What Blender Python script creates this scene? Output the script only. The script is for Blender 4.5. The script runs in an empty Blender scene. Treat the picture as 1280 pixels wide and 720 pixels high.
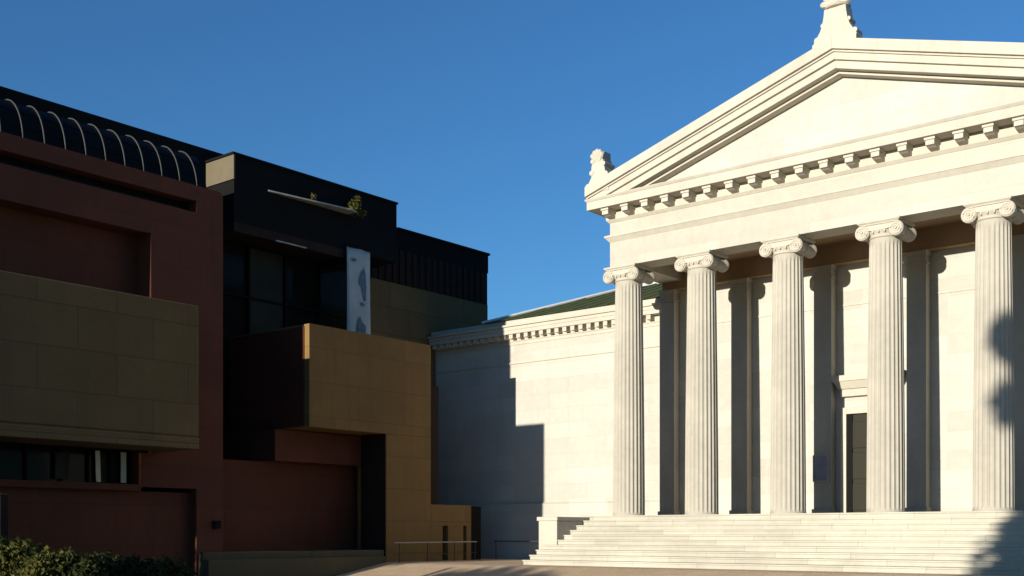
import bpy, math, random
from math import sin, cos, pi, radians as R
random.seed(7)
SC = bpy.context.scene
COL = SC.collection

# ------------------------------------------------------------------ mesh helpers
class MB:
    def __init__(s): s.v = []; s.f = []
    def add(s, vs, fs):
        n = len(s.v); s.v += vs; s.f += [tuple(i + n for i in f) for f in fs]; return s
    def frustum(s, x0, x1, y0, y1, z0, z1, p=0.0):
        a = [(x0, y0, z0), (x1, y0, z0), (x1, y1, z0), (x0, y1, z0),
             (x0 - p, y0 - p, z1), (x1 + p, y0 - p, z1), (x1 + p, y1 + p, z1), (x0 - p, y1 + p, z1)]
        return s.add(a, [(3, 2, 1, 0), (4, 5, 6, 7), (0, 1, 5, 4), (1, 2, 6, 5), (2, 3, 7, 6), (3, 0, 4, 7)])
    def box(s, x0, x1, y0, y1, z0, z1): return s.frustum(x0, x1, y0, y1, z0, z1)
    def prism_y(s, poly, y0, y1):          # poly (x,z) counter-clockwise seen from -y
        n = len(poly)
        v = [(x, y0, z) for x, z in poly] + [(x, y1, z) for x, z in poly]
        f = [tuple(range(n)), tuple(range(2 * n - 1, n - 1, -1))]
        f += [(i, i + n, (i + 1) % n + n, (i + 1) % n) for i in range(n)]
        return s.add(v, f)
    def prism_x(s, poly, x0, x1):          # poly (y,z)
        n = len(poly)
        v = [(x0, y, z) for y, z in poly] + [(x1, y, z) for y, z in poly]
        f = [tuple(range(n - 1, -1, -1)), tuple(range(n, 2 * n))]
        f += [(i, (i + 1) % n, (i + 1) % n + n, i + n) for i in range(n)]
        return s.add(v, f)
    def prism_z(s, poly, z0, z1):
        n = len(poly)
        v = [(x, y, z0) for x, y in poly] + [(x, y, z1) for x, y in poly]
        f = [tuple(range(n - 1, -1, -1)), tuple(range(n, 2 * n))]
        f += [(i, (i + 1) % n, (i + 1) % n + n, i + n) for i in range(n)]
        return s.add(v, f)
    def lathe(s, prof, c, axis='z', n=32):   # prof (r, h)
        v = []
        for r, h in prof:
            for k in range(n):
                a = 2 * pi * k / n
                p = (r * cos(a), r * sin(a), h)
                if axis == 'y': p = (p[0], p[2], p[1])
                v.append((c[0] + p[0], c[1] + p[1], c[2] + p[2]))
        f = []
        for i in range(len(prof) - 1):
            for k in range(n):
                q = (i * n + k, i * n + (k + 1) % n, (i + 1) * n + (k + 1) % n, (i + 1) * n + k)
                f.append(q if axis == 'z' else q[::-1])
        m = len(prof) - 1
        f.append(tuple(range(n - 1, -1, -1)) if axis == 'z' else tuple(range(n)))
        f.append(tuple(range(m * n, m * n + n)) if axis == 'z' else tuple(range(m * n + n - 1, m * n - 1, -1)))
        return s.add(v, f)
    def tube(s, pts, r, n=6):
        rr = r if isinstance(r, (list, tuple)) else [r] * len(pts)
        v = []
        for i, p in enumerate(pts):
            a = pts[max(i - 1, 0)]; b = pts[min(i + 1, len(pts) - 1)]
            t = [b[k] - a[k] for k in range(3)]; L = math.sqrt(sum(q * q for q in t)) or 1; t = [q / L for q in t]
            u = (0, 0, 1) if abs(t[2]) < .9 else (1, 0, 0)
            e = (t[1]*u[2]-t[2]*u[1], t[2]*u[0]-t[0]*u[2], t[0]*u[1]-t[1]*u[0])
            L = math.sqrt(sum(q * q for q in e)); e = [q / L for q in e]
            g = (t[1]*e[2]-t[2]*e[1], t[2]*e[0]-t[0]*e[2], t[0]*e[1]-t[1]*e[0])
            for k in range(n):
                c_, s_ = cos(2*pi*k/n), sin(2*pi*k/n)
                v.append(tuple(p[m] + rr[i] * (e[m]*c_ + g[m]*s_) for m in range(3)))
        f = [(i*n+k, i*n+(k+1) % n, (i+1)*n+(k+1) % n, (i+1)*n+k) for i in range(len(pts)-1) for k in range(n)]
        f += [tuple(range(n-1, -1, -1)), tuple(range((len(pts)-1)*n, len(pts)*n))]
        return s.add(v, f)
    def build(s, name, m, parent=None, smooth=False, bevel=0.0, autos=False):
        o_ = origin(parent)
        me = bpy.data.meshes.new(name)
        me.from_pydata([(a - o_[0], b - o_[1], c - o_[2]) for a, b, c in s.v], [], s.f)
        me.update(); me.materials.append(m)
        o = bpy.data.objects.new(name, me); COL.objects.link(o)
        if parent: o.parent = parent
        if smooth:
            for p in me.polygons: p.use_smooth = True
        if autos:
            for p in me.polygons: p.use_smooth = True
            me.set_sharp_from_angle(angle=R(38))
        if bevel:
            b = o.modifiers.new('bevel', 'BEVEL'); b.width = bevel; b.segments = 2; b.limit_method = 'ANGLE'
            b.angle_limit = R(50)
        return o

def origin(p):
    x = y = z = 0
    while p:
        x += p.location.x; y += p.location.y; z += p.location.z; p = p.parent
    return (x, y, z)

def tag(o, label=None, cat=None, group=None, kind=None):
    if label: o['label'] = label
    if cat: o['category'] = cat
    if group: o['group'] = group
    if kind: o['kind'] = kind
    return o
def thing(name, loc, label, cat, group=None):
    e = bpy.data.objects.new(name, None); COL.objects.link(e); e.location = loc; e.empty_display_size = .3
    return tag(e, label, cat, group)
def dup(o, parent, loc):
    c = o.copy(); COL.objects.link(c); c.parent = parent; c.location = loc
    for ch in list(o.children):
        d = ch.copy(); COL.objects.link(d); d.parent = c
    return c

# ------------------------------------------------------------------ materials
def nm(name):
    m = bpy.data.materials.new(name); m.use_nodes = True
    n = m.node_tree; return m, n, n.nodes['Principled BSDF']
def L(n, a, b): n.links.new(a, b)
def mathn(n, op, a, b=None):
    q = n.nodes.new('ShaderNodeMath'); q.operation = op
    for i, v in enumerate((a, b)):
        if v is None: continue
        if isinstance(v, (int, float)): q.inputs[i].default_value = v
        else: L(n, v, q.inputs[i])
    return q.outputs[0]
def mix(n, f, a, b, mode='MIX'):
    q = n.nodes.new('ShaderNodeMix'); q.data_type = 'RGBA'; q.blend_type = mode
    for i, v in ((0, f), (6, a), (7, b)):
        if isinstance(v, (int, float)): q.inputs[i].default_value = v
        elif isinstance(v, tuple): q.inputs[i].default_value = (*v, 1)
        else: L(n, v, q.inputs[i])
    return q.outputs[2]
def noise(n, vec, scale, detail=4, rough=.6):
    q = n.nodes.new('ShaderNodeTexNoise'); q.inputs['Scale'].default_value = scale
    q.inputs['Detail'].default_value = detail; q.inputs['Roughness'].default_value = rough
    L(n, vec, q.inputs['Vector']); return q.outputs['Fac']
def ramp(n, f, a, b, c0, c1):
    q = n.nodes.new('ShaderNodeValToRGB'); L(n, f, q.inputs[0])
    q.color_ramp.elements[0].position = a; q.color_ramp.elements[1].position = b
    q.color_ramp.elements[0].color = (*c0, 1); q.color_ramp.elements[1].color = (*c1, 1)
    return q.outputs[0]

def stone(name, base, stain=None, block=None, mortar=.02, jdark=.7, rough=.8, var=.12, streak=.25, fine=35, offs=(0, 0), stag=0):
    base = tuple(c * .8 for c in base)
    m, n, b = nm(name)
    co = n.nodes.new('ShaderNodeTexCoord').outputs['Object']
    sep = n.nodes.new('ShaderNodeSeparateXYZ'); L(n, co, sep.inputs[0])
    big = noise(n, co, .45, 5); med = noise(n, co, 4.0, 6, .7); fin = noise(n, co, fine, 3)
    lo = tuple(c * (1 - var) for c in base); hi = tuple(min(1, c * (1 + var)) for c in base)
    col = ramp(n, big, .35, .65, lo, hi)
    col = mix(n, .35, col, ramp(n, med, .3, .7, tuple(c * .8 for c in base), tuple(min(1, c * 1.12) for c in base)))
    st = stain or tuple(c * .55 for c in base)
    # vertical weather streaks
    mp = n.nodes.new('ShaderNodeMapping'); mp.inputs['Scale'].default_value = (2.2, 2.2, .16); L(n, co, mp.inputs[0])
    s1 = noise(n, mp.outputs[0], 1.0, 6, .65)
    sf = ramp(n, s1, .52, .78, (0, 0, 0), (1, 1, 1))
    sf2 = mathn(n, 'MULTIPLY', sf, streak)
    col = mix(n, sf2, col, st)
    h = mathn(n, 'ADD', mathn(n, 'MULTIPLY', med, .5), mathn(n, 'MULTIPLY', fin, .3))
    if block:
        cv = n.nodes.new('ShaderNodeCombineXYZ')
        hx = mathn(n, 'ADD', mathn(n, 'ADD', sep.outputs[0], sep.outputs[1]), offs[0])
        if stag:
            st_ = mathn(n, 'FLOOR', mathn(n, 'DIVIDE', mathn(n, 'ADD', sep.outputs[2], .001), .169))
            hx = mathn(n, 'ADD', hx, mathn(n, 'MULTIPLY', st_, stag))
        L(n, hx, cv.inputs[0])
        L(n, mathn(n, 'ADD', sep.outputs[2], offs[1]), cv.inputs[1])
        br = n.nodes.new('ShaderNodeTexBrick'); L(n, cv.outputs[0], br.inputs['Vector'])
        br.inputs['Scale'].default_value = 1; br.inputs['Brick Width'].default_value = block[0]
        br.inputs['Row Height'].default_value = block[1]; br.inputs['Mortar Size'].default_value = mortar
        br.inputs['Mortar Smooth'].default_value = .3
        br.inputs['Color1'].default_value = (1, 1, 1, 1); br.inputs['Color2'].default_value = (.86, .86, .86, 1)
        br.inputs['Mortar'].default_value = (jdark, jdark, jdark, 1)
        col = mix(n, 1.0, col, br.outputs['Color'], 'MULTIPLY')
        h = mathn(n, 'SUBTRACT', h, mathn(n, 'MULTIPLY', br.outputs['Fac'], 1.2))
    L(n, col, b.inputs['Base Color']); b.inputs['Roughness'].default_value = rough
    b.inputs['Specular IOR Level'].default_value = .3
    bp = n.nodes.new('ShaderNodeBump'); bp.inputs['Strength'].default_value = .35; bp.inputs['Distance'].default_value = .02
    L(n, h, bp.inputs['Height']); L(n, bp.outputs[0], b.inputs['Normal'])
    return m

def metal(name, base, rough=.45, metallic=.6, var=.25, spec=.5):
    base = tuple(c * .8 for c in base)
    m, n, b = nm(name)
    co = n.nodes.new('ShaderNodeTexCoord').outputs['Object']
    f = noise(n, co, 3, 5)
    L(n, ramp(n, f, .3, .7, tuple(c * (1 - var) for c in base), tuple(c * (1 + var) for c in base)), b.inputs['Base Color'])
    b.inputs['Metallic'].default_value = metallic; b.inputs['Specular IOR Level'].default_value = spec
    L(n, mathn(n, 'ADD', mathn(n, 'MULTIPLY', f, .3), rough - .15), b.inputs['Roughness'])
    return m
def glass(name, base, rough=.08):
    m, n, b = nm(name)
    co = n.nodes.new('ShaderNodeTexCoord').outputs['Object']
    f = noise(n, co, .7, 2)
    L(n, ramp(n, f, .3, .7, tuple(c * .6 for c in base), base), b.inputs['Base Color'])
    b.inputs['Roughness'].default_value = rough; b.inputs['Specular IOR Level'].default_value = .06
    return m
def leafm(name, a, c):
    m, n, b = nm(name)
    co = n.nodes.new('ShaderNodeTexCoord').outputs['Object']
    f = noise(n, co, 2.5, 4); g = noise(n, co, 23, 2)
    col = mix(n, .5, ramp(n, f, .35, .65, a, c), ramp(n, g, .35, .65, a, c))
    L(n, col, b.inputs['Base Color']); b.inputs['Roughness'].default_value = .6
    b.inputs['Specular IOR Level'].default_value = .15
    return m

M = {}
M['marble_wall'] = stone('marble_wall', (.60, .565, .49), block=(1.9, .62), mortar=.008, jdark=.86, var=.07, streak=.25, stain=(.36, .32, .25))
M['marble'] = stone('marble', (.57, .52, .43), var=.09, streak=.35, stain=(.33, .28, .2))
M['marble_frieze'] = stone('marble_frieze', (.60, .55, .46), block=(3.2, 1.2), mortar=.006, jdark=.85, var=.07, streak=.3, stain=(.36, .31, .23))
M['column_stone'] = stone('column_stone', (.47, .43, .355), var=.13, streak=.45, fine=25)
M['step_stone'] = stone('step_stone', (.54, .50, .41), block=(2.3, 5.0), mortar=.012, stag=.83, jdark=.74, var=.15, streak=.4, stain=(.42, .36, .27))
M['warm_bounce_stone'] = stone('warm_bounce_stone', (.36, .24, .135), var=.1)  # brown of the portico top, warm bounced light mixed into the colour
M['red_stone'] = stone('red_stone', (.128, .036, .017), block=(2.4, 1.25), mortar=.010, jdark=.7, var=.14, streak=.4)
M['tan_stone'] = stone('tan_stone', (.24, .136, .044), block=(2.3, 1.2), mortar=.016, jdark=.7, var=.14, streak=.4, offs=(.4, .3))
M['olive_stone'] = stone('olive_stone', (.19, .118, .046), block=(2.35, 1.17), mortar=.02, jdark=.62, var=.14, streak=.5, offs=(.3, .37))
M['pale_stone'] = stone('pale_stone', (.17, .135, .085), var=.15)
M['base_stone'] = stone('base_stone', (.10, .08, .045), var=.15)
M['dark_metal'] = metal('dark_metal', (.007, .007, .007), .8, 0, spec=.12)
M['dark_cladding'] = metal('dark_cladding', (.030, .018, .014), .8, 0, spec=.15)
M['pale_metal'] = metal('pale_metal', (.42, .40, .36), .5, .2)
M['rib_metal'] = metal('rib_metal', (.05, .05, .048), .7, .1)
M['vault_glass'] = glass('vault_glass', (.008, .009, .010), .45)
M['dark_glass'] = glass('dark_glass', (.010, .012, .010))
M['grey_glass'] = glass('grey_glass', (.028, .032, .026), .4)
M['green_roof'] = metal('green_roof', (.085, .105, .045), .85, 0, spec=.1)
M['curtain'] = metal('curtain', (.85, .80, .62), .9, 0, .08)
M['bronze'] = metal('bronze', (.022, .019, .010), .6, .1, spec=.2)
M['pale_cap'] = metal('pale_cap', (.75, .75, .74), .5, .1, .08)
M['leaf'] = leafm('leaf', (.025, .030, .006), (.095, .088, .016))
M['leaf_dark'] = leafm('leaf_dark', (.014, .018, .005), (.04, .045, .010))
M['bark'] = stone('bark', (.10, .07, .05), var=.3)

def banner_mat():
    m, n, b = nm('banner_cloth')
    co = n.nodes.new('ShaderNodeTexCoord').outputs['Object']
    L(n, ramp(n, noise(n, co, 1.2, 3), .35, .65, (.30, .36, .385), (.38, .43, .45)), b.inputs['Base Color'])
    b.inputs['Roughness'].default_value = .8
    return m
M['banner'] = banner_mat()
M['banner_ink'] = metal('banner_ink', (.10, .17, .25), .8, 0)
M['plaque_face'] = metal('plaque_face', (.24, .25, .30), .5, 0)

def ground_mat():
    m, n, b = nm('plaza_paving')
    co = n.nodes.new('ShaderNodeTexCoord').outputs['Object']
    br = n.nodes.new('ShaderNodeTexBrick'); L(n, co, br.inputs['Vector'])
    br.inputs['Scale'].default_value = 1; br.inputs['Brick Width'].default_value = 1.2
    br.inputs['Row Height'].default_value = .6; br.inputs['Mortar Size'].default_value = .012
    br.inputs['Color1'].default_value = (1, 1, 1, 1); br.inputs['Color2'].default_value = (.85, .82, .78, 1)
    br.inputs['Mortar'].default_value = (.6, .58, .55, 1)
    c = ramp(n, noise(n, co, .25, 6), .35, .65, (.56, .39, .24), (.64, .47, .31))
    c = mix(n, .3, c, ramp(n, noise(n, co, 6, 5), .3, .7, (.45, .33, .21), (.68, .52, .36)))
    L(n, mix(n, 1.0, c, br.outputs['Color'], 'MULTIPLY'), b.inputs['Base Color'])
    b.inputs['Roughness'].default_value = .85
    bp = n.nodes.new('ShaderNodeBump'); bp.inputs['Strength'].default_value = .5; bp.inputs['Distance'].default_value = .03
    L(n, noise(n, co, 12, 6), bp.inputs['Height']); L(n, bp.outputs[0], b.inputs['Normal'])
    return m
M['ground'] = ground_mat()
M['added_lawn'] = leafm('added_lawn', (.02, .03, .01), (.05, .06, .02))

# ------------------------------------------------------------------ ground
g = MB()
ys = [-420, 0, 14, 26.2, 26.6, 29.5, 30.1, 60, 420]
zs = [-.57, -.57, -.57, -.57, -.54, -.02, 0, 0, 0]
vs = []
for y, z in zip(ys, zs): vs += [(-420, y, z), (420, y, z)]
g.add(vs, [(2*i, 2*i+1, 2*i+3, 2*i+2) for i in range(len(ys) - 1)])
tag(g.build('plaza_ground', M['ground']), kind='structure')
lw = MB(); lw.add([(-420, -420, -.56), (420, -420, -.56), (420, 17, -.56), (-420, 17, -.56)], [(0, 1, 2, 3)])
tag(lw.build('added_lawn', M['added_lawn']), kind='structure')  # dark sheet out of view, added to cut light bounced off the ground

# ================================================================== CLASSICAL BUILDING
CX = -14.7                       # axis of the facade
XL, XR = -23.4, -6.0             # portico corners
YF = 33.8                        # front face of entablature
YW = 37.5                        # portico rear wall / wing wall plane
temple = thing('classical_building', (CX, YW, 0),
    'white marble temple-fronted museum with fluted Ionic columns, pediment and broad front steps', 'building')

# --- steps
X0, X1 = -24.5, -4.9
for i in range(10):
    y = 30.2 + .36 * i; z0 = .169 * i; z1 = z0 + .169
    s = MB()
    s.box(X0 + .02, X1 - .02, y + .03, y + 1.0 if i < 9 else YW, z0 - (.7 if i == 0 else 0), z1 - .05)
    s.box(X0, X1, y, y + 1.0 if i < 9 else YW, z1 - .05, z1)
    s.build('step', M['step_stone'], temple, bevel=.012)
s = MB(); s.box(X0 + .03, X1 - .03, 34.0, YW, -.7, 1.50)
s.build('step_core', M['marble'], temple)
for a, b in ((-24.9, -24.1), (-5.3, -4.5)):
    s = MB(); s.box(a, b, 31.6, YW, -.6, 1.50); s.box(a - .05, b + .05, 31.55, YW, 1.50, 1.64)
    s.build('cheek_wall', M['marble'], temple, bevel=.02)

# --- columns
def shaft_mesh(cx, cy):
    s = MB(); H0, H1 = 1.69, 10.03; nfl, seg = 24, 7; n = nfl * seg
    hs = [0, .03, .06, .10, .14, .32, 1.0, 2.0, 3.2, 4.4, 5.6, 6.6, 7.4, 7.9, 8.05, 8.14, 8.2, 8.34]
    v = []
    for h in hs:
        t = h / 8.34
        Rr = .565 - .085 * t ** 1.5 * .999 - .002 * t
        if h < .10: Rr += .02 * (1 - h / .10) ** 2
        d = .036 * min(1, max(0, (h - .04) / .10)) * min(1, max(0, (8.2 - h) / .15))
        for k in range(n):
            p = (k % seg) / seg
            r = Rr - (d * sin(pi * (p - .14) / .86) ** .7 if p > .15 else 0)
            a = 2 * pi * (k + .5) / n
            v.append((cx + r * cos(a), cy + r * sin(a), H0 + h))
    f = [(i*n+k, i*n+(k+1) % n, (i+1)*n+(k+1) % n, (i+1)*n+k) for i in range(len(hs)-1) for k in range(n)]
    f.append(tuple(range((len(hs)-1)*n, len(hs)*n)))
    return s.add(v, f)
def capital_mesh(cx, cy):
    s = MB()
    s.lathe([(.47, 9.98), (.505, 9.99), (.525, 10.01), (.505, 10.035), (.49, 10.04), (.50, 10.08), (.56, 10.13), (.60, 10.20), (.58, 10.26)], (cx, cy, 0), n=40)
    for sx in (-1, 1):
        c = (cx + sx * .525, cy, 10.175)
        s.lathe([(.06, -.57), (.20, -.565), (.225, -.54), (.225, -.44), (.19, -.38), (.165, -.2), (.15, -.05), (.18, -.03), (.18, .03), (.15, .05),
                 (.165, .2), (.19, .38), (.225, .44), (.225, .54), (.20, .565), (.06, .57)], c, 'y', 32)
        for yy in (-.575, .575):
            pts = []
            for k in range(46):
                a = pi / 2 + sx * k / 45 * 4.6 * pi * (-1) * -1
                r = .205 * (1 - k / 45 * .82)
                pts.append((c[0] + sx * r * cos(a) * (-1), cy + yy, c[2] + r * sin(a)))
            s.tube(pts, [.024 * (1 - k / 80) for k in range(46)], 6)
            s.lathe([(.035, -.03), (.045, 0), (.035, .03)], (c[0], cy + yy, c[2]), 'y', 12)
    # canalis between the volutes, sagging a little in the middle
    for y0, y1 in ((-.555, .555),):
        pl = []
        for k in range(13):
            x = -.525 + 1.05 * k / 12; pl.append((cx + x, 10.235 - .045 * cos(pi * x / 1.05)))
        pl += [(cx + .525, 10.39), (cx - .525, 10.39)]
        s.prism_y(pl, cy + y0, cy + y1)
    for yy in (-.575,.575):
        s.tube([(cx - .53, cy + yy, 10.38), (cx + .53, cy + yy, 10.38)], .022, 6)
        s.tube([(cx - .40 + .8 * k / 10, cy + yy, 10.225 - .04 * sin(pi * k / 10)) for k in range(11)], .018, 6)
    s.frustum(cx - .60, cx + .60, cy - .56, cy + .56, 10.39, 10.44, .05)
    s.box(cx - .66, cx + .66, cy - .62, cy + .62, 10.44, 10.498)
    # egg moulding
    for k in range(20):
        a = 2 * pi * k / 20
        s.lathe([(.01, -.06), (.035, -.03), (.042, .0), (.03, .035), (.01, .05)], (cx + .585 * cos(a), cy + .585 * sin(a), 10.165), n=8)
    return s
CXS = [-22.93, -19.97, -16.79, -13.57, -10.40, -6.62]
col0 = shaft_mesh(CXS[0], 34.3).build('column', M['column_stone'], temple, autos=True)
capital_mesh(CXS[0], 34.3).build('capital', M['marble'], col0, autos=True)
for x in CXS[1:]: dup(col0, temple, (x - CXS[0], 0, 0))

# --- rear wall, pilasters, bodies
s = MB(); s.box(XL + .1, XR - .1, YW, 60, -.6, 12.1); s.build('portico_wall', M['marble_wall'], temple)
s = MB(); s.box(XL + .1, XR - .1, YW - .03, YW - .002, 8.80, 8.86)
s.build('string_course', M['marble'], temple)
pil0 = None
for x in [-23.0] + CXS[1:]:
    if pil0 is None:
        s = MB(); s.box(x - .42, x + .22, YW - .4, YW - .001, 1.9, 9.75); s.box(x - .47, x + .27, YW - .46, YW - .001, 1.685, 1.9)
        s.box(x - .45, x + .25, YW - .43, YW - .001, 9.75, 9.85); s.box(x - .42, x + .22, YW - .41, YW - .001, 9.85, 10.05)
        s.frustum(x - .42, x + .22, YW - .41, YW - .001, 10.05, 10.2, .05)
        pil0 = s.build('pilaster', M['column_stone'], temple, bevel=.01)
    else: dup(pil0, temple, (x + 23.0, 0, 0))
s = MB(); s.box(XL + .1, XR - .1, YW - .40, YW - .002, 10.2, 10.9); s.build('wall_architrave', M['warm_bounce_stone'], temple)
s = MB(); s.box(XL + .9, XR - .9, 34.72, YW - .38, 10.9, 11.6); s.build('portico_ceiling', M['warm_bounce_stone'], temple)

# --- door
DCX = -15.3
dr = MB(); dr.box(DCX - 0.85, DCX + 0.85, YW - .02, YW + .02 - .03, 1.69, 5.11)
door = dr.build('door', M['bronze'], temple)
dr = MB(); dr.box(DCX - .85, DCX - .66, YW - .075, YW - .017, 1.70, 5.10); dr.build('door_shade_strip', M['dark_metal'], door)  # dark strip standing in for the shaded side of the door opening
f_ = MB()
f_.box(DCX - 1.05, DCX - 0.85, YW - .16, YW - .001, 1.69, 5.33); f_.box(DCX + 0.85, DCX + 1.05, YW - .16, YW - .001, 1.69, 5.33)
f_.box(DCX - 0.85, DCX + 0.85, YW - .16, YW - .001, 5.11, 5.33)
f_.build('door_frame', M['marble'], door, bevel=.01)
h = MB(); h.box(DCX - 1.05, DCX + 1.05, YW - .2, YW - .001, 5.70, 5.95); h.frustum(DCX - 1.08, DCX + 1.08, YW - .26, YW - .001, 5.95, 6.2, .14)
h.box(DCX - 1.25, DCX + 1.25, YW - .44, YW - .001, 6.2, 6.4)
h.build('door_hood', M['marble'], door, bevel=.012)
pn = MB()
for sx in (-1, 1):
    for z0 in (1.85, 2.9, 3.95):
        xx = DCX + sx * .43
        pn.box(xx - .31, xx + .31, YW - .05, YW - .018, z0, z0 + .9)
pn.build('door_panels', M['bronze'], door, bevel=.012)
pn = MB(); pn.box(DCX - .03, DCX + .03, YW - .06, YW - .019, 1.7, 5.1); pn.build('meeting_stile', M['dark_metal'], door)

# --- entablature
def ring(s, p, z0, z1, t=0):  # band wrapping the portico
    s.frustum(XL - p, XR + p, YF - p, 60, z0, z1, t)
e = MB()
for (z0, z1, p) in ((10.5, 11.40, 0.0),):
    e.box(XL - p, XR + p, YF - p, YF + .92, z0, z1)
    e.box(XL - p, XL + .92, YF + .92, YW - .4, z0, z1); e.box(XR - .92, XR + p, YF + .92, YW - .4, z0, z1)
ent = e.build('architrave', M['marble_frieze'], temple)
e = MB(); e.frustum(XL - .01, XR + .01, YF - .01, 59.9, 11.40, 11.55, .12); e.box(XL - .15, XR + .15, YF - .15, 60.0, 11.55, 11.62)
e.build('taenia', M['marble'], ent)
e = MB(); e.box(XL, XR, YF, 59.95, 11.62, 12.14); fr = e.build('frieze', M['marble_frieze'], temple)
e = MB(); e.frustum(XL - .02, XR + .02, YF - .02, 60, 12.08, 12.17, .08); e.build('bed_moulding', M['marble'], fr)
e = MB(); e.box(XL - .11, XR + .11, YF - .10, 60.02, 12.17, 12.48)
e.box(XL - .52, XR + .52, YF - .70, 60.03, 12.48, 12.76)
e.frustum(XL - .53, XR + .53, YF - .71, 60.04, 12.76, 12.83, .05); e.box(XL - .58, XR + .58, YF - .76, 60.05, 12.83, 12.86)
cor = e.build('cornice', M['marble'], temple, bevel=.008)
md0 = None; nmod = 22; x0 = XL + .17; dx = (XR - XL - .34) / (nmod - 1)
for i in range(nmod):
    if md0 is None:
        s = MB(); s.box(x0 - .13, x0 + .13, YF - .56, YF - .09, 12.26, 12.40); s.box(x0 - .16, x0 + .16, YF - .60, YF - .09, 12.40, 12.478)
        s.prism_x([(YF - .09, 12.19), (YF - .09, 12.26), (YF - .5, 12.26), (YF - .36, 12.22)], x0 - .13, x0 + .13)
        md0 = s.build('modillion', M['marble'], cor, bevel=.01)
    else: dup(md0, cor, (dx * i, 0, 0))
# --- pediment
HW = -(-23.9 - CX); SL = .302
def rake(s, zb, zt, yf, yb, zc=12.86):
    for sg in (-1, 1):
        db = min((zb - zc) / SL, HW); dt = min((zt - zc) / SL, HW)
        pl = [(0, zb), (db, zb - SL * db)]
        if db < dt - 1e-4 or zt - SL * HW > zc:
            if dt > db + 1e-4: pl.append((dt, zc if dt < HW else zc))
            if zt - SL * dt > zc + 1e-3: pl.append((dt, zt - SL * dt))
        pl.append((0, zt))
        pl = [(CX + sg * x, z) for x, z in pl]
        if sg < 0: pl = pl[::-1]
        s.prism_y(pl, yf, yb)
ty = MB(); ty.prism_y([(CX - 7.9, 12.861), (CX + 7.9, 12.861), (CX, 15.25)], YF - .02, YF + .6)
tym = ty.build('pediment', M['marble_wall'], temple)
for nm_, zb, zt, yf in (('raking_soffit_band', 15.09, 15.18, YF - .34), ('raking_corona', 15.18, 15.42, YF - .60), ('raking_moulding', 15.42, 15.70, YF - .70), ('raking_sima', 15.70, 16.04, YF - .86)):
    r = MB(); rake(r, zb, zt - .002, yf, YF + .55); r.build(nm_, M['marble'], tym, bevel=.012)
r = MB(); rake(r, 15.64, 15.70, YF - .76, YF + .5); r.build('raking_fillet', M['marble'], tym)
rf = MB(); rf.prism_y([(CX - 9.2, 12.87), (CX + 9.2, 12.87), (CX, 15.66)], YF + .56, 59.5)
rf.build('main_roof', M['green_roof'], temple)

# --- acroteria
def acro(cx, cy, z, sc, name):
    s = MB()
    w = .70 * sc
    s.box(cx - w, cx + w, cy - .3 * sc, cy + .3 * sc, z - .14 * sc, z)
    hp = [(.70, 0), (.66, .10), (.57, .22), (.47, .38), (.40, .58), (.36, .80), (.34, 1.0)]
    s.prism_y([(cx + a * sc, z + b_ * sc) for a, b_ in hp] + [(cx - a * sc, z + b_ * sc) for a, b_ in hp[::-1]], cy - .24 * sc, cy + .24 * sc)
    zz = z + 1.0 * sc
    for sg in (-1, 1):    # side scrolls
        for (a, hh, r) in ((.60, .16, .09), (.41, .56, .07)):
            s.lathe([(.3 * r * sc, -.22 * sc), (r * sc, -.2 * sc), (r * sc, .2 * sc), (.3 * r * sc, .22 * sc)], (cx + sg * a * sc, cy, z + hh * sc), 'y', 14)
    s.lathe([(.28 * sc, 0), (.36 * sc, .03 * sc), (.38 * sc, .07 * sc), (.34 * sc, .11 * sc), (.26 * sc, .12 * sc)], (cx, cy, zz), n=20); zz += .1 * sc
    for k in range(7):    # palmette leaves
        a = radians_(-66 + 22 * k); ln = (.72 - .035 * abs(k - 3) * 2) * sc
        pts = [(cx + sin(a) * ln * t * (1 + .25 * t * abs(sin(a))), cy - .06 * sc * sin(pi * t), zz + cos(a) * ln * t * (1 if abs(a) < 1 else .9)) for t in (0, .25, .5, .75, .92, 1)]
        s.tube(pts, [.05 * sc, .075 * sc, .10 * sc, .115 * sc, .08 * sc, .02 * sc], 8)
    return s.build(name, M['marble'], temple, autos=True)
radians_ = R
acro(CX, YF - .40, 16.02, 1.0, 'apex_acroterion')
for sg in (-1, 1):
    s = MB(); cx = CX + sg * 8.72; cy = YF - .45
    s.prism_y([(cx - .46, 13.05), (cx + .46, 13.05), (cx + .44, 13.38), (cx + .33, 13.62), (cx + .27, 13.95), (cx + .2, 14.2), (cx - .2, 14.2), (cx - .27, 13.95), (cx - .27, 13.6), (cx - .46, 13.3)], cy - .28, cy + .28)
    for (a, z, r) in ((-.40, 13.25, .15), (.34, 13.62, .10), (-.26, 13.75, .09), (.25, 14.0, .08), (-.22, 14.15, .08)):
        s.lathe([(.3 * r, -.33), (r, -.3), (r, .3), (.3 * r, .33)], (cx + a, cy, z), 'y', 14)
    for k in range(5):
        a = R(-46 + 23 * k)
        s.tube([(cx + sin(a) * .5 * t * .7, cy - .2 - .12 * t, 14.05 + cos(a) * .5 * t) for t in (0, .35, .7, .92, 1)], [.05, .08, .10, .08, .02], 8)
    s.box(cx - .22, cx + .22, cy - .2, cy + .2, 14.1, 14.45)
    s.build('corner_acroterion', M['marble'], temple, autos=True)

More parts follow.
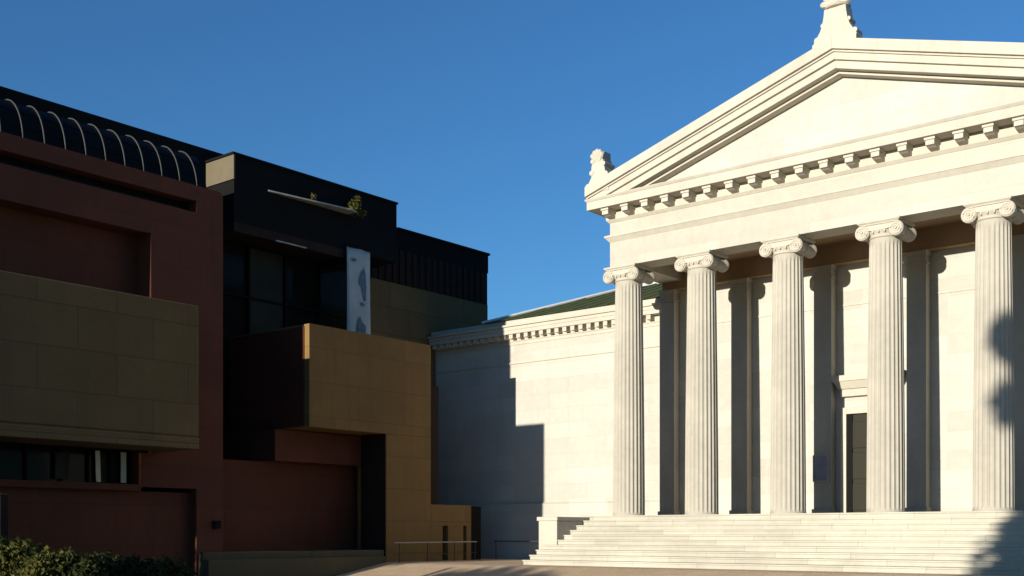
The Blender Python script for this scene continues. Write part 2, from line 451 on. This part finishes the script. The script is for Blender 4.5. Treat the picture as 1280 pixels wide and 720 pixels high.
# --- wings
def wing(xa, xb):
    s = MB(); s.box(xa, xb, YW, 55, -.6, 9.0)
    w = s.build('wing_wall', M['marble_wall'], temple)
    s = MB(); s.box(xa, xb, YW - .10, YW - .002, -.6, 2.28); s.frustum(xa, xb, YW - .1, YW - .002, 2.28, 2.34, -.06)
    s.build('wall_base', M['marble_wall'], w)
    s = MB(); s.box(xa, xb, YW - .05, YW - .002, 8.2, 8.27)
    s.build('wing_string_course', M['marble'], w)
    s = MB(); s.box(xa, xb, YW - .03, 55, 9.0, 9.14); s.box(xa, xb, YW - .06, 55, 9.14, 9.40)
    s.box(xa, xb, YW - .42, 55, 9.40, 9.56); s.frustum(xa, xb, YW - .44, 55, 9.56, 9.70, .0); s.box(xa, xb, YW - .52, 55, 9.70, 9.78)
    s.box(xa, xb, YW - .30, 55, 9.78, 10.0)
    c = s.build('wing_cornice', M['marble'], temple, bevel=.01)
    n = int((xb - xa - .3) / .40); b0 = None
    for i in range(n):
        if b0 is None:
            s = MB(); s.box(xa + .15, xa + .35, YW - .36, YW - .061, 9.22, 9.398); b0 = s.build('modillion', M['marble'], c)
        else: dup(b0, c, (.40 * i, 0, 0))
wing(-35.4, XL + .1); wing(XR - .1, 6.0)
# hipped wing roof with pale ridge capping
s = MB(); E = -34.98
v = [(-32.0, 37.1, 10.0), (XL + .1, 37.1, 10.0), (XL + .1, 43, 12.15), (-29.4, 43, 12.15), (-32.0, 55, 10.0), (XL + .1, 55, 10.0), (E, 37.1, 10.0), (E, 55, 10.0),
     (-34.0, 43, 10.0)]
v = [(-32.3, 37.1, 10.005), (XL + .1, 37.1, 10.005), (XL + .1, 43.5, 12.15), (-29.4, 43.5, 12.15), (-32.3, 55, 10.005), (XL + .1, 55, 10.005)]
s.add(v, [(0, 1, 2, 3), (3, 2, 5, 4), (0, 3, 4), (0, 4, 5, 1), (1, 5, 2)])
wr = s.build('wing_roof', M['green_roof'], temple)
s = MB(); s.tube([(-32.3, 37.1, 10.05), (-29.4, 43.5, 12.19), (XL + .2, 43.5, 12.19)], .07, 6); s.build('ridge_cap', M['pale_cap'], wr)
s = MB()
for k in range(9): s.tube([(-31.0 + .85 * k, 37.15, 10.03), (-31.0 + .85 * k, 37.15 + min(6.35, (.85 * k + 1.3) * 2.1), 10.03 + min(6.35, (.85 * k + 1.3) * 2.1) * .336)], .025, 4)
s.build('roof_seam', M['green_roof'], wr)

# plaque
t = thing('wall_plaque', (-16.92, (YW - .40) - .05, 2.87), 'small blue-grey framed plaque on the shaded marble pilaster left of the dark doorway', 'plaque')
s = MB(); s.box(-17.17, -16.68, (YW - .40) - .05, YW - .404, 2.87, 3.7); s.build('panel', M['plaque_face'], t)
s = MB()
for a in ((-17.21, -17.17, 2.83, 3.74), (-16.68, -16.64, 2.83, 3.74), (-17.17, -16.68, 2.83, 2.87), (-17.17, -16.68, 3.7, 3.74)):
    s.box(a[0], a[1], (YW - .40) - .08, YW - .404, a[2], a[3])
s.build('frame', M['pale_metal'], t)

# ================================================================== MODERN BUILDING
mod = thing('modern_building', (-33, 22, -.57),
    'dark angular museum wing of red, tan and olive stone with a glazed barrel vault', 'building')
XR_ = -31.009
s = MB(); a, b = XR_ - .72, XR_
# rounded-top corner pier
pl = [(21.812, -.9), (22.827, -.9), (22.827, 11.9)] + [(22.827 - .2 + .2 * cos(t_), 11.9 + .2 * sin(t_)) for t_ in (.4, .8, 1.2, 1.57)] + [(21.812, 12.1)]
s.prism_x(pl, a, b)
s.box(a, b, 1.932, 21.812, 11.617, 12.11)
s.box(a, b, 1.932, 21.812, 10.255, 11.241)
s.box(a, b, 20.17, 21.812, 3.513, 10.255)
s.box(a, b, 19.832, 21.812, 2.479, 3.513)
s.box(a, b, 1.932, 19.832, 2.353, 2.547)
red = s.build('red_stone_wall', M['red_stone'], mod)
s = MB(); s.box(-34.776, a - .002, 1.932, 22.798, 5.831, 11.917); s.box(-34.776, XR_ - .32, 1.932, 21.812, -0.834, 2.353); s.build('recessed_wall', M['red_stone'], red)
s = MB(); s.box(a + .2, a + .24, 1.932, 21.803, 11.25, 11.608); s.build('slot_glazing', M['dark_glass'], red)
s = MB(); s.box(-36.2, -31.02, 1.0, 1.93, -.9, 12.0); s.box(-36.2, -34.78, 1.93, 22.798, 5.8, 11.9); s.build('end_wall', M['red_stone'], red)
# strip window under the olive block
s = MB(); s.box(-31.636, -31.588, 1.932, 19.822, 2.551, 3.59); win = s.build('strip_window', M['dark_glass'], mod)
for y in (16.42, 17.48, 18.35, 19.08, 19.75):
    s = MB(); s.box(-31.579, -31.492, y, y + .06, 2.556, 3.58); s.build('mullion', M['dark_metal'], win)
for (y0, y1, l0) in ((18.57, 18.72, .03), (19.42, 19.60, .0)):
    s = MB(); s.prism_x([(y0 + l0, 2.60), (y1 + l0 , 2.60), (y1, 3.53), (y0, 3.53)], -31.472, -31.455); s.build('curtain', M['curtain'], win)
s = MB(); s.box(-31.472, -31.443, 17.291, 17.726, 2.643, 3.416); s.build('blind', M['grey_glass'], win)
# olive block
s = MB(); s.box(-31.007, -29.188, 1.914, 20.623, 3.949, 7.873); ol = s.build('olive_stone_block', M['olive_stone'], mod, bevel=.04)
s = MB(); s.box(-31.007, -29.208, 1.914, 20.604, 3.911, 3.949); s.box(-31.007, -29.179, 1.914, 20.623, 3.576, 3.911); s.build('lower_band', M['olive_stone'], ol, bevel=.02)
# rear pier base / plinths
s = MB(); s.box(-32.264, -30.80, 21.9, 26.372, -0.834, 0.46); s.box(-32.264, -30.80, 26.372, 29.86, -0.834, 0.46); s.box(-30.80, -30.5, 21.9, 29.656, -0.834, 0.228)
s.build('plinth', M['base_stone'], mod, bevel=.03)
# tan box and pillar
s = MB(); s.box(-35.223, -30.747, 26.222, 32.304, 4.757, 8.327); s.box(-32.304, -30.747, 29.91, 32.304, -0.848, 4.757)
tan = s.build('tan_stone_block', M['tan_stone'], mod, bevel=.015)
s = MB(); s.box(-35.174, -30.99, 26.174, 26.218, 4.796, 8.25)
s.build('side_facing', M['red_stone'], tan)
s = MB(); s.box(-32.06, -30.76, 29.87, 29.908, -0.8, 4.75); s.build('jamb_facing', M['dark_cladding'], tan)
s = MB(); s.box(-35.259, -32.071, 25.802, 31.975, 3.609, 4.728); s.build('red_stone_slab', M['red_stone'], mod, bevel=.02)
s = MB(); s.box(-35.259, -32.747, 22.846, 31.975, -0.834, 3.607); s.build('entrance_wall', M['red_stone'], mod)
# low link with slot windows
s = MB()
s.box(-32.596, -30.747, 32.304, 32.965, -0.848, 2.188); s.box(-32.596, -30.747, 33.277, 34.172, -0.848, 2.188); s.box(-32.596, -30.747, 34.366, 34.639, -0.848, 2.188)
s.box(-32.596, -30.747, 32.965, 33.277, 1.371, 2.188); s.box(-32.596, -30.747, 34.172, 34.366, 1.371, 2.188)
lk = s.build('low_link_wall', M['tan_stone'], mod)
s = MB(); s.box(-31.039, -30.99, 32.965, 33.277, -0.361, 1.371); s.build('slot_window', M['dark_glass'], lk)
s = MB(); s.box(-31.039, -30.99, 34.172, 34.366, -0.361, 1.371); s.build('slot_window', M['dark_glass'], lk)
s = MB(); s.box(-32.596, -30.864, 34.639, 35.369, -0.848, 2.168); s.build('service_door', M['dark_metal'], lk)
s = MB(); s.box(-32.109, -30.893, 32.304, 32.907, 2.188, 6.81); s.build('vertical_duct', M['dark_cladding'], mod, bevel=.02)
# glazed entrance bay
s = MB(); s.box(-35.375, -35.317, 22.798, 32.361, 3.416, 12.207); gw = s.build('glazed_wall', M['dark_glass'], mod)
for y in (23.57, 25.31, 27.05, 28.79, 30.53):
    s = MB(); s.box(-35.307, -35.162, y, y + .08, 7.763, 12.187); s.build('mullion', M['dark_metal'], gw)
s = MB(); s.box(-35.307, -35.182, 22.798, 32.361, 9.888, 9.965); s.build('transom', M['dark_metal'], gw)
s = MB(); s.box(-35.278, -35.259, 27.145, 28.738, 8.246, 11.82); s.build('grey_pane', M['grey_glass'], gw)
s = MB(); s.box(-35.066, -33.858, 25.406, 31.975, 11.869, 12.207); s.build('soffit_beam', M['dark_cladding'], mod)
s = MB(); s.box(-33.849, -33.791, 27.241, 28.69, 11.859, 11.907); s.build('pale_strip', M['pale_metal'], mod)  # thin pale strip on the edge of the soffit beam
# upper dark mass
s = MB(); s.box(-60, -33.868, 25.406, 33.54, 12.207, 14.602)
up = s.build('upper_dark_block', M['dark_metal'], mod)
s = MB(); s.box(-60, -33.81, 25.348, 25.406, 13.72, 14.583); s.build('stone_end_panel', M['pale_stone'], up)
s = MB(); s.box(-60, -33.791, 25.309, 33.559, 14.602, 14.68); s.build('parapet_coping', M['dark_metal'], up)
s = MB(); s.prism_z([(-33.863, 26.90), (-33.80, 26.90), (-33.32, 30.5), (-33.37, 30.86), (-33.863, 30.86)], 13.62, 13.675)
ledge = s.build('ledge', M['pale_metal'], up)
# rear block
s = MB(); s.box(-60, -35.456, 33.565, 41.117, -0.921, 11.838); rb = s.build('rear_olive_wall', M['olive_stone'], mod)
s = MB(); s.box(-60, -35.476, 33.565, 41.117, 11.84, 13.334)
for k in range(18): s.box(-35.476, -35.416, 33.62 + .414 * k, 33.82 + .414 * k, 11.85, 13.32)
s.build('ribbed_cladding', M['dark_cladding'], mod)
s = MB(); s.box(-60, -35.436, 35.112, 41.138, 13.334, 14.163); s.box(-60, -35.365, 35.132, 41.198, 14.163, 14.264); s.build('rear_fascia', M['dark_metal'], mod)
s = MB(); s.box(-60, -35.385, -4.83, 32.071, -0.834, 12.013); s.build('building_core', M['dark_cladding'], mod)
# deck behind vault and high fascia
s = MB(); s.box(-35.375, -31.781, 1.932, 22.798, 11.917, 12.052); s.build('roof_deck', M['dark_metal'], mod)
s = MB(); s.box(-60, -35.452, -4.83, 26.3, 12.013, 15.124); s.build('high_fascia', M['dark_metal'], mod)
s = MB()
yb0, yb1 = 2, 22.65; prof = [(-32.70 + 1.06 * cos(t_), 12.11 + 1.50 * sin(t_)) for t_ in [pi / 2 * k / 10 for k in range(11)]]
pl = [(-32.70, 12.06)] + [(-31.64, 12.06)] + prof
s.prism_y(pl, yb0, yb1); vau = s.build('glass_vault', M['vault_glass'], mod, autos=True)
s = MB(); s.box(-35.452, -32.701, 1.932, 22.653, 12.062, 13.607); s.build('vault_back', M['dark_metal'], vau)
yrib = [22.26 - .649 * k for k in range(30)]
r0 = None
for y in yrib:
    if r0 is None:
        s = MB(); pts = [(-32.70 + 1.09 * cos(t_), y, 12.11 + 1.53 * sin(t_)) for t_ in [pi / 2 * (k / 12) for k in range(13)]]
        s.tube(pts, .024, 6); r0 = s.build('vault_rib', M['rib_metal'], vau)
    else: dup(r0, vau, (0, y - yrib[0], 0))
s = MB()
for t_ in (.35, .75, 1.15):
    s.tube([(-32.70 + 1.07 * cos(t_), 2, 12.11 + 1.51 * sin(t_)), (-32.70 + 1.07 * cos(t_), 22.65, 12.11 + 1.51 * sin(t_))], .012, 4)
s.build('glazing_bar', M['dark_metal'], vau)

# wall box
s = MB(); s.box(-30.999, -30.893, 22.421, 22.672, 1.214, 1.445); s.box(-30.999, -30.873, 22.402, 22.691, 1.436, 1.465)
tag(s.build('wall_box', M['dark_metal'], bevel=.01), 'small dark square service box on the red stone pier', 'wall box')

# banner
t = thing('hanging_banner', (-33.66, 31.25, 8.63), 'tall pale blue banner with dark blue blotchy motifs hanging beneath the dark roof block', 'banner')
s = MB(); n = 14
vv = []
for i in range(n + 1):
    z = 8.63 + 3.69 * i / n
    for j in range(7):
        y = 30.64 + 1.26 * j / 6
        vv.append((-33.675 + .022 * sin(j * 1.4 + i * .22) - .02 * (j - 3) ** 2 / 9 , y, z))
ff = [(i*7+j, i*7+j+1, i*7+j+8, i*7+j+7) for i in range(n) for j in range(6)]
s.add(vv, ff); cl = s.build('cloth', M['banner'], t, smooth=True)
so = cl.modifiers.new('thick', 'SOLIDIFY'); so.thickness = .012
s = MB()
def blob(pts):
    nv = len(s.v); s.v += [(-33.64, y, z) for y, z in pts] + [(-33.645, y, z) for y, z in pts]
    k = len(pts); s.f += [tuple(range(nv, nv + k)), tuple(range(nv + 2*k - 1, nv + k - 1, -1))] + [(nv+i, nv+k+i, nv+k+(i+1)%k, nv+(i+1)%k) for i in range(k)]
blob([(31.414, 10.613), (31.511, 10.275), (31.608, 10.323), (31.627, 10.854), (31.588, 11.386), (31.492, 11.627), (31.414, 11.434), (31.376, 11.482), (31.26, 11.144), (31.24, 10.903), (31.356, 10.854)])
blob([(31.125, 8.874), (31.588, 8.826), (31.608, 9.309), (31.443, 9.405), (31.298, 9.647), (31.202, 9.502), (31.144, 9.115)])
blob([(31.33, 10.1), (31.52, 10.05), (31.56, 10.18), (31.36, 10.22)])
blob([(30.86, 11.75), (31.1, 11.8), (31.08, 11.9), (30.88, 11.87)])
s.build('printed_motif', M['banner_ink'], t)
s = MB(); s.tube([(-33.675, 30.60, 12.33), (-33.675, 31.94, 12.33)], .03, 8); s.build('rod', M['dark_metal'], t)

# ================================================================== plants
def leaves(s, blobs, count, size, flat=1.0, shell=.55):
    tot = sum(b[3] ** 2 for b in blobs)
    for (x, y, z, r) in blobs:
        n = int(count * r * r / tot)
        for _ in range(n):
            u = random.uniform(-1, 1); a = random.uniform(0, 2 * pi); q = math.sqrt(1 - u * u)
            rr = r * (shell + (1 - shell) * random.random() ** .6) * random.uniform(.85, 1.12)
            c = (x + rr * q * cos(a), y + rr * q * sin(a), z + rr * u * flat)
            d = [random.gauss(0, 1) for _ in range(3)]; e = [random.gauss(0, 1) for _ in range(3)]
            ld = math.sqrt(sum(k * k for k in d)); d = [k / ld for k in d]
            dt = sum(d[k] * e[k] for k in range(3)); e = [e[k] - dt * d[k] for k in range(3)]
            le = math.sqrt(sum(k * k for k in e)); e = [k / le for k in e]
            h = size * random.uniform(.6, 1.4); w = h * .45
            n0 = len(s.v)
            s.v += [tuple(c[k] - d[k] * h for k in range(3)), tuple(c[k] + e[k] * w for k in range(3)),
                    tuple(c[k] + d[k] * h for k in range(3)), tuple(c[k] - e[k] * w for k in range(3))]
            s.f.append((n0, n0 + 1, n0 + 2, n0 + 3))
def shrub(name, blobs, count, size, label, loc, mat, group=None, stems=6, h=1.0):
    t = thing(name, loc, label, 'shrub', group)
    s = MB(); leaves(s, blobs, count, size, shell=.35); s.build('foliage', mat, t)
    s = MB()
    for k in range(stems):
        b = random.choice(blobs)
        s.tube([(loc[0] + random.uniform(-.15, .15), loc[1] + random.uniform(-.15, .15), loc[2]),
                ((loc[0] + b[0]) / 2 + random.uniform(-.1, .1), (loc[1] + b[1]) / 2, (loc[2] + b[2]) / 2 + .05), (b[0], b[1], b[2] + b[3] * .5)], [.03, .02, .008], 5)
    s.build('stem', M['bark'], t)
    return t
# hedge bushes along the foot of the modern building
HB = [(-28.9, 12.0, 1.05, 'broad yellow-green bush at the far left edge, foremost of the hedge'),
      (-27.2, 12.4, 1.00, 'bright yellow-green bush second from the left edge of the hedge'),
      (-25.9, 12.9, 1.05, 'leafy green bush with a few tall sprigs in the middle of the hedge'),
      (-24.7, 13.5, .86, 'dark green bush right of the middle of the hedge'),
      (-23.5, 14.1, .72, 'low dark bush near the right end of the hedge'),
      (-22.5, 14.7, .58, 'smallest dark bush at the right end of the hedge')]
for i, (x, y, top, lab) in enumerate(HB):
    bl = []
    for k in range(9):
        r = random.uniform(.38, .60)
        bl.append((x + random.uniform(-.75, .75), y + random.uniform(-.6, .6), top - r - random.uniform(0, .35), r))
    bl += [(x + random.uniform(-.6, .6), y + random.uniform(-.5, .5), -.1, .62) for _ in range(4)]
    shrub('hedge_bush', bl, 5500, .072, lab, (x, y, -.57), M['leaf'] if i < 4 else M['leaf_dark'], 'bushes of the hedge in front of the red wall', 10)  # leaf colour carries sun and shade: bright bushes left, dark ones right
# ledge plants
shrub('ledge_shrub', [(-33.55, 30.9, 13.88, .27), (-33.52, 31.25, 13.72, .21), (-33.55, 31.05, 14.15, .19)], 500, .07,
      'small sunlit shrub sprouting from the high ledge of the dark roof block', (-33.6, 31.0, 13.55), M['leaf'])
shrub('ledge_sprig', [(-33.45, 28.75, 13.78, .12)], 90, .05,
      'tiny sprig growing on the pale ledge left of the larger ledge shrub', (-33.5, 28.75, 13.67), M['leaf'], None, 3)

# tree behind the photographer whose crown shades the right end of the steps
def tree(loc, blobs, label, trunk_h, n, size=.30, rad=.42):
    t = thing('broadleaf_tree', loc, label, 'tree', 'trees behind the viewpoint')
    s = MB(); leaves(s, blobs, n, size, shell=.1); s.build('crown', M['leaf_dark'], t)
    s = MB(); x, y, z = loc
    s.tube([(x, y, z), (x + .1, y, z + trunk_h * .5), (x, y + .1, z + trunk_h), (x, y, z + trunk_h * 1.5)], [rad, rad * .8, rad * .6, rad * .25], 12)
    for b in blobs:
        s.tube([(x, y, z + trunk_h * .85), ((x + b[0]) / 2, (y + b[1]) / 2, (z + trunk_h + b[2]) / 2 - .3), (b[0], b[1], b[2])], [rad * .35, rad * .2, .04], 7)
    s.build('trunk', M['bark'], t)
sb = [(-30.3 + random.uniform(-.15, .15), -2 + random.uniform(-.3, .3), .2 + .55 * k, .85 - .05 * k) for k in range(12)]
t = thing('added_evergreen', (-30.3, -2, -.57), 'narrow dark evergreen added out of view beside the modern building to shade the pillar foot', 'tree')  # unseen evergreen added to keep sun off the foot of the tan pillar
s = MB(); leaves(s, sb, 9000, .13, shell=.1); s.build('foliage', M['leaf_dark'], t)
s = MB(); s.tube([(-30.3, -2, -.57), (-30.3, -2, 3), (-30.3, -2, 6)], [.14, .09, .02], 8); s.build('trunk', M['bark'], t)
DX, DZ, TY = .15, 6.6, -15.7
lob = [(-9.55, 6.55, .85), (-9.7, 4.75, .62), (-8.6, 5.7, 1.2), (-6.9, 5.8, 1.9), (-6.9, 3.4, 2.3), (-7.1, .6, 2.7), (-4.6, 5.0, 2.2), (-4.4, 1.8, 2.6), (-2.5, 3.0, 2.2), (-7.6,-1.5,2.2), (-4.5, -1.4, 2.4)]
tree((-6.5, TY, -.57), [(a + DX, TY + random.uniform(-.6, .6), c + DZ, r) for a, c, r in lob],
     'large leafy tree standing behind the viewpoint on the plaza', 6.0, 42000)

tree((-22.4, -10, -.57), [(-25.8, -10.2, 4.45, .5), (-25.0, -9.9, 4.55, .55), (-24.1, -10.0, 4.6, .6), (-23.2, -10.2, 4.55, .6), (-22.1, -10.0, 4.0, 1.0), (-21.6, -10.1, 3.0, 1.1), (-22.1, -9.8, 2.2, .9)],
     'small low-crowned tree added unseen behind the viewpoint to shade the paving and hedge', 2.2, 14000, .16, .16)  # unseen tree added for shade, crown flattened so part of the hedge stays lit
# ================================================================== railing and post
t = thing('metal_railing', (-30.3, 32.0, 0), 'thin low metal railing in front of the tan stone pillar and low link wall', 'railing')
s = MB(); s.tube([(-30.15, 29.75, .72), (-30.15, 34.3, .74)], .022, 8); s.build('top_rail', M['pale_metal'], t)
for y in (30.0, 31.5, 33.0, 34.2):
    s = MB(); s.tube([(-30.15, y, -.05), (-30.15, y, .72)], .018, 8); s.build('post', M['rib_metal'], t)
s = MB(); s.tube([(-30.15, 29.75, .3), (-30.15, 34.3, .3)], .012, 6); s.build('lower_rail', M['rib_metal'], t)
t = thing('metal_railing', (-28.0, 36.6, 0), 'dark low metal railing against the shaded marble wall beside the steps', 'railing')
s = MB(); s.tube([(-31.2, 36.6, .75), (-25.5, 36.6, .75)], .022, 8); s.build('top_rail', M['rib_metal'], t)
for x in (-31.1, -29.3, -27.5, -25.6):
    s = MB(); s.tube([(x, 36.6, 0), (x, 36.6, .75)], .018, 8); s.build('post', M['rib_metal'], t)
s = MB(); s.box(-26.70, -26.50, 13.20, 13.40, -.57, 1.95); s.frustum(-26.72, -26.48, 13.18, 13.42, 1.95, 2.0, -.05)
tag(s.build('square_post', M['dark_cladding'], bevel=.01), 'dark square post at the extreme left edge behind the hedge', 'post')

# ================================================================== light
EL = R(7.6); AZ = R(-0.2)
W = bpy.data.worlds.new('World'); SC.world = W; W.use_nodes = True
n = W.node_tree; bg = n.nodes['Background']
sky = n.nodes.new('ShaderNodeTexSky'); sky.sky_type = 'NISHITA'; sky.sun_disc = False
sky.sun_elevation = EL; sky.sun_rotation = R(180) + AZ
sky.air_density = 1.0; sky.dust_density = 0.0; sky.ozone_density = 3.0
tint = n.nodes.new('ShaderNodeMix'); tint.data_type = 'RGBA'; tint.blend_type = 'MULTIPLY'; tint.inputs[0].default_value = 1
n.links.new(sky.outputs[0], tint.inputs[6]); tint.inputs[7].default_value = (.70, 1.19, 1.62, 1)
n.links.new(tint.outputs[2], bg.inputs[0]); bg.inputs[1].default_value = .072
sd = bpy.data.lights.new('sun', 'SUN'); sd.energy = 5.0; sd.angle = R(.5); sd.color = (1.0, .94, .81)
so = bpy.data.objects.new('sun', sd); COL.objects.link(so)
from mathutils import Vector
tosun = Vector((-sin(AZ) * cos(EL), -cos(AZ) * cos(EL), sin(EL)))
so.rotation_euler = tosun.to_track_quat('Z', 'Y').to_euler()

# ================================================================== camera
cd = bpy.data.cameras.new('camera'); cam = bpy.data.objects.new('camera', cd); COL.objects.link(cam)
cam.location = (0, 0, 1.03); cam.rotation_euler = (R(90), 0, R(39.56))
cd.sensor_width = 36; cd.lens = 40.5; cd.shift_y = .2406; cd.clip_end = 2000; cd.clip_start = .1
SC.camera = cam
SC.view_settings.view_transform = 'Standard'; SC.view_settings.look = 'None'
SC.view_settings.exposure = 0.56; SC.view_settings.gamma = 1
